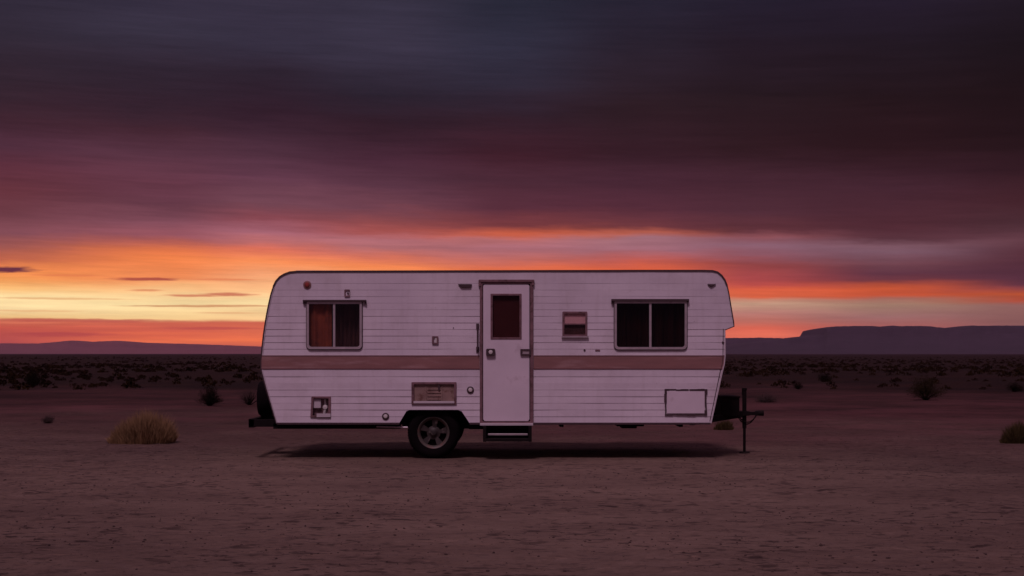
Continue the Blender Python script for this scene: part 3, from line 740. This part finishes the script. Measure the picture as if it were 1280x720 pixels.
# ------------------------------------------------------------------ sky
COLS = {
 0: [(0,48,42,56),(60,48,40,52),(110,50,36,46),(150,62,36,46),(185,80,46,60),(215,90,46,58),(245,100,50,58),(270,112,62,70),(290,130,76,84),(305,152,84,78),(325,190,100,72),(334,238,138,74),(350,246,160,84),(362,252,196,120),(370,252,225,160),(385,248,220,158),(397,240,195,125),(401,205,110,75),(410,200,85,60),(425,182,76,65),(440,150,65,65)],
 220: [(0,52,46,62),(40,58,52,68),(90,46,36,48),(130,50,33,44),(160,64,36,46),(190,88,52,66),(230,104,58,72),(255,98,56,68),(275,135,80,92),(290,152,86,95),(300,186,98,86),(310,226,118,72),(322,242,132,72),(345,242,142,84),(355,250,185,120),(367,252,215,150),(380,250,225,160),(398,250,210,140),(401,206,100,70),(415,215,95,62),(425,240,115,65),(440,150,70,70)],
 330: [(0,54,48,64),(50,54,48,64),(90,44,34,46),(140,50,30,42),(190,80,48,62),(220,98,58,74),(250,118,72,84),(270,136,72,80),(285,170,104,116),(298,190,110,108),(307,225,115,90),(325,250,145,85),(340,248,165,112),(360,250,190,130),(375,252,225,160),(398,250,205,140),(402,205,100,70),(425,240,115,65),(440,160,75,70)],
 480: [(0,55,50,66),(60,56,50,66),(110,42,34,46),(150,48,28,38),(190,72,40,54),(225,88,52,66),(250,112,66,78),(270,140,72,72),(282,170,85,80),(292,186,115,120),(303,180,110,112),(315,215,115,90),(330,250,140,80),(360,246,170,110),(395,246,190,120),(402,205,100,70),(440,160,75,70)],
 640: [(0,40,40,54),(50,48,46,62),(100,46,40,54),(140,48,30,40),(180,62,30,40),(220,76,42,54),(255,88,46,58),(275,120,58,60),(287,204,96,68),(294,186,110,108),(305,178,112,120),(320,190,105,95),(330,226,110,72),(350,235,130,75),(375,225,150,115),(400,220,110,80),(440,150,70,70)],
 800: [(0,38,34,48),(60,42,34,46),(130,44,28,34),(180,52,28,36),(220,70,38,50),(260,84,44,56),(280,112,56,60),(289,185,95,75),(297,162,110,118),(310,160,105,115),(322,186,90,80),(332,215,95,60),(360,220,110,70),(380,205,150,115),(400,210,110,80),(440,160,75,70)],
 940: [(0,36,30,44),(60,36,26,36),(120,37,24,29),(180,46,25,30),(220,66,36,46),(265,80,44,54),(285,92,48,54),(293,140,80,85),(305,140,98,112),(317,138,85,95),(328,150,70,68),(345,165,70,68),(354,182,75,65),(360,216,95,60),(368,208,95,58),(372,192,130,104),(378,190,150,122),(390,184,124,110),(402,192,110,90),(410,216,100,70),(419,236,115,80),(440,190,90,80)],
 1100: [(0,36,28,42),(60,33,24,32),(120,35,21,25),(180,41,21,25),(230,66,36,46),(280,80,42,50),(296,90,52,60),(303,126,88,98),(312,120,86,98),(325,112,68,76),(338,92,50,62),(346,105,52,58),(352,172,75,50),(358,192,82,45),(368,192,82,48),(373,158,105,88),(380,156,122,100),(395,150,105,98),(408,165,95,85),(440,150,80,75)],
 1280: [(0,34,26,36),(60,27,19,24),(120,29,17,20),(170,33,18,21),(210,46,24,30),(250,66,34,40),(280,74,44,50),(300,98,60,68),(315,84,46,54),(330,78,42,52),(355,80,44,58),(361,140,65,62),(368,176,78,40),(378,166,70,45),(382,135,92,85),(400,130,88,80),(440,110,70,70)],
}
w = bpy.data.worlds.new('World'); sc.world = w; w.use_nodes = True; nt = w.node_tree; N = nt.nodes; L = nt.links
bg = N['Background']; tc = N.new('ShaderNodeTexCoord'); sx = N.new('ShaderNodeSeparateXYZ'); L.new(tc.outputs['Generated'], sx.inputs[0])
gx, gy, gz = sx.outputs
hor = mth('SQRT', mth('ADD', mth('ADD', mth('MULTIPLY', gx, gx), mth('MULTIPLY', gy, gy)), 1e-6), 0)
el = mth('DIVIDE', gz, hor)                         # tangent of elevation
az = mth('ARCTAN2', gx, gy)                         # 0 towards the sunset horizon ahead
def vec(x, y, z):
    cb = N.new('ShaderNodeCombineXYZ')
    for k, q in enumerate((x, y, z)):
        if isinstance(q, (int, float)): cb.inputs[k].default_value = q
        else: L.new(q, cb.inputs[k])
    return cb.outputs[0]
def wn(sa, se, det=4, ro=.55, off=0, skew=0):
    n = N.new('ShaderNodeTexNoise'); n.inputs['Scale'].default_value = 1; n.inputs['Detail'].default_value = det; n.inputs['Roughness'].default_value = ro
    L.new(vec(mth('ADD', mth('MULTIPLY', az, sa), off), mth('ADD', mth('MULTIPLY', el, se), mth('MULTIPLY', az, skew)), off), n.inputs['Vector']); return n.outputs['Fac']
AA = mth('MULTIPLY', az, 1920.0)                     # azimuth in the units of the table
row = mth('SUBTRACT', 442.0, mth('MULTIPLY', el, 1920.0))
fade = mr(row, 445, 330, .25, 1)                     # layers near the horizon are flatter
w1_ = mth('MULTIPLY', mth('SUBTRACT', wn(5, 26, 5, .6, 3, 1.2), .5), 46.0)
w2_ = mth('MULTIPLY', mth('SUBTRACT', wn(13, 110, 7, .68, 8, 4), .5), 23.0)
roww = mth('ADD', row, mth('MULTIPLY', mth('ADD', mth('ADD', w1_, w2_), -8.0), mr(row, 420, 230, .16, 1)))
t = mth('DIVIDE', mth('SUBTRACT', 442.0, roww), 442.0)
prev = None; keys = sorted(COLS)
for k in keys:
    st = sorted([((442-y)/442.0, lin((r_, g_, b_))) for y, r_, g_, b_ in COLS[k]])
    cr = N.new('ShaderNodeValToRGB'); cr.color_ramp.interpolation = 'LINEAR'; e = cr.color_ramp.elements
    e[0].position = st[0][0]; e[0].color = (*st[0][1], 1); e[1].position = st[-1][0]; e[1].color = (*st[-1][1], 1)
    for p, c in st[1:-1]:
        q = e.new(p); q.color = (*c, 1)
    L.new(t, cr.inputs[0])
    if prev is None: col = cr.outputs[0]
    else:
        f = mr(AA, (pk-640), (k-640)); N[f.node.name].interpolation_type = 'SMOOTHSTEP'
        col = mix(f, col, cr.outputs[0])
    prev = cr; pk = k
# streak texture of the cloud layers
stk = mth('ADD', mth('MULTIPLY', wn(7, 95, 6, .62, 21, 2), .6), mth('MULTIPLY', wn(22, 420, 5, .6, 5, 6), .4))
col = mix(mr(row, 444, 380, .75, 1), col, mix(1.0, col, mr(stk,   .3, .7, .81, 1.20), 'MULTIPLY'))
# small dark cloud slivers low in the glow
def sliver(px, py, a, bb, rgb, amt=1, off=0):
    global col
    du = mth('DIVIDE', mth('SUBTRACT', AA, float(px-640)), float(a)); dv = mth('DIVIDE', mth('ADD', mth('SUBTRACT', row, float(py)), mth('MULTIPLY', mth('SUBTRACT', wn(60, 120, 3, .5, off), .5), bb*1.2)), float(bb))
    d = mth('ADD', mth('SQRT', mth('ADD', mth('MULTIPLY', du, du), mth('MULTIPLY', dv, dv)), 0), mth('MULTIPLY', mth('SUBTRACT', wn(70, 900, 3, .6, off+4), .5), 1.0))
    col = mix(mr(d, 1.15, .55, 0, amt), col, lin(rgb))
sliver(22, 342, 44, 4.2, (104, 48, 62), 1, 1); sliver(-70, 339, 60, 6, (104, 48, 62), 1, 1.7)
sliver(190, 351.5, 42, 2.4, (168, 72, 60), .9, 2); sliver(290, 369, 34, 2.4, (196, 104, 76), .85, 3); sliver(245, 371, 40, 1.6, (205, 115, 80), .8, 4); sliver(190, 365, 22, 1.6, (215, 125, 80), .7, 5)
sliver(240, 384, 80, 1.5, (205, 145, 95), .85, 6); sliver(90, 376, 90, 1.5, (226, 172, 112), .7, 7); sliver(300, 383, 50, 1.3, (210, 150, 100), .8, 16); sliver(60, 391, 60, 1.4, (232, 178, 118), .6, 17); sliver(290, 392, 40, 1.2, (225, 165, 110), .6, 18); sliver(100, 348, 50, 1.5, (222, 120, 72), .6, 19); sliver(285, 351, 50, 1.4, (228, 128, 80), .7, 20)
sliver(215, 417, 90, 2.0, (235, 112, 66), .6, 12); sliver(285, 425, 60, 2.2, (246, 120, 66), .8, 13); sliver(150, 409, 60, 1.3, (225, 105, 72), .6, 14); sliver(30, 405, 70, 1.5, (225, 120, 85), .6, 15)
sliver(110, 402, 130, 2.4, (190, 85, 68), .8, 8); sliver(90, 419, 60, 3, (170, 62, 60), .6, 9); sliver(270, 411, 60, 2, (190, 75, 62), .7, 10)
# the rest of the dome: dusky lavender overhead and behind, brighter than the cloud bank ahead
up = mix(mr(wn(2.2, 1.2, 6, .6, 40), .3, .7), (.16, .10, .165), (.26, .155, .24))
up = mix(mr(el, 0, 1.2, .75, 0), up, (.05, .03, .045))
back = mth('MAXIMUM', mr(el, .26, .95), mr(mth('ABSOLUTE', az, 0), .62, 1.5))
N[back.node.name].use_clamp = True
col = mix(back, col, up)
air = mix(mr(row, 310, 436), (1.0, .98, 1.02), (1.28, 1.22, 1.30)); col = mix(1.0, col, air, 'MULTIPLY')   # seen through the air
thin = mix(1.0, col, mix(mr(row, 400, 300), (0, 0, 0), (.0022, .0013, .0017)), 'SUBTRACT'); col = mix(1.0, thin, (.0005, .0005, .0005), 'LIGHTEN')
below = mr(el, -.004, -.03)
col = mix(below, col, (.05, .028, .03))
sky = N.new('ShaderNodeTexSky'); sky.sky_type = 'NISHITA'; sky.sun_disc = False; sky.sun_elevation = R(-2); sky.sun_rotation = R(-12)
col = mix(1.0, col, mix(1.0, sky.outputs[0], (.002, .002, .002), 'MULTIPLY'), 'ADD')
L.new(col, bg.inputs[0]); bg.inputs[1].default_value = 1.0

sun = bpy.data.lights.new('sun', 'SUN'); sun.energy = 1.3; sun.angle = R(12); sun.color = (1, .70, .88)
so = bpy.data.objects.new('sun', sun); C.objects.link(so)
d = Vector((-.16, -.60, 1.0)).normalized()           # towards the bright dusk sky above and behind the eye
so.rotation_euler = d.to_track_quat('Z', 'Y').to_euler()

cam = bpy.data.cameras.new('camera'); co = bpy.data.objects.new('camera', cam); C.objects.link(co)
co.location = (0, 0, H); co.rotation_euler = (R(90), 0, 0); cam.sensor_width = 36; cam.lens = 54; cam.shift_y = 82/1280
cam.clip_start = .1; cam.clip_end = 40000
sc.camera = co
vs_ = sc.view_settings; vs_.view_transform = 'Standard'; vs_.look = 'None'; vs_.gamma = 1; vs_.exposure = 0; vs_.use_curve_mapping = False
sc.render.engine = 'CYCLES'
sc.cycles.use_denoising = True; sc.cycles.max_bounces = 8; sc.cycles.transparent_max_bounces = 12; sc.cycles.volume_bounces = 0
w.cycles.sampling_method = 'MANUAL'; w.cycles.sample_map_resolution = 1024
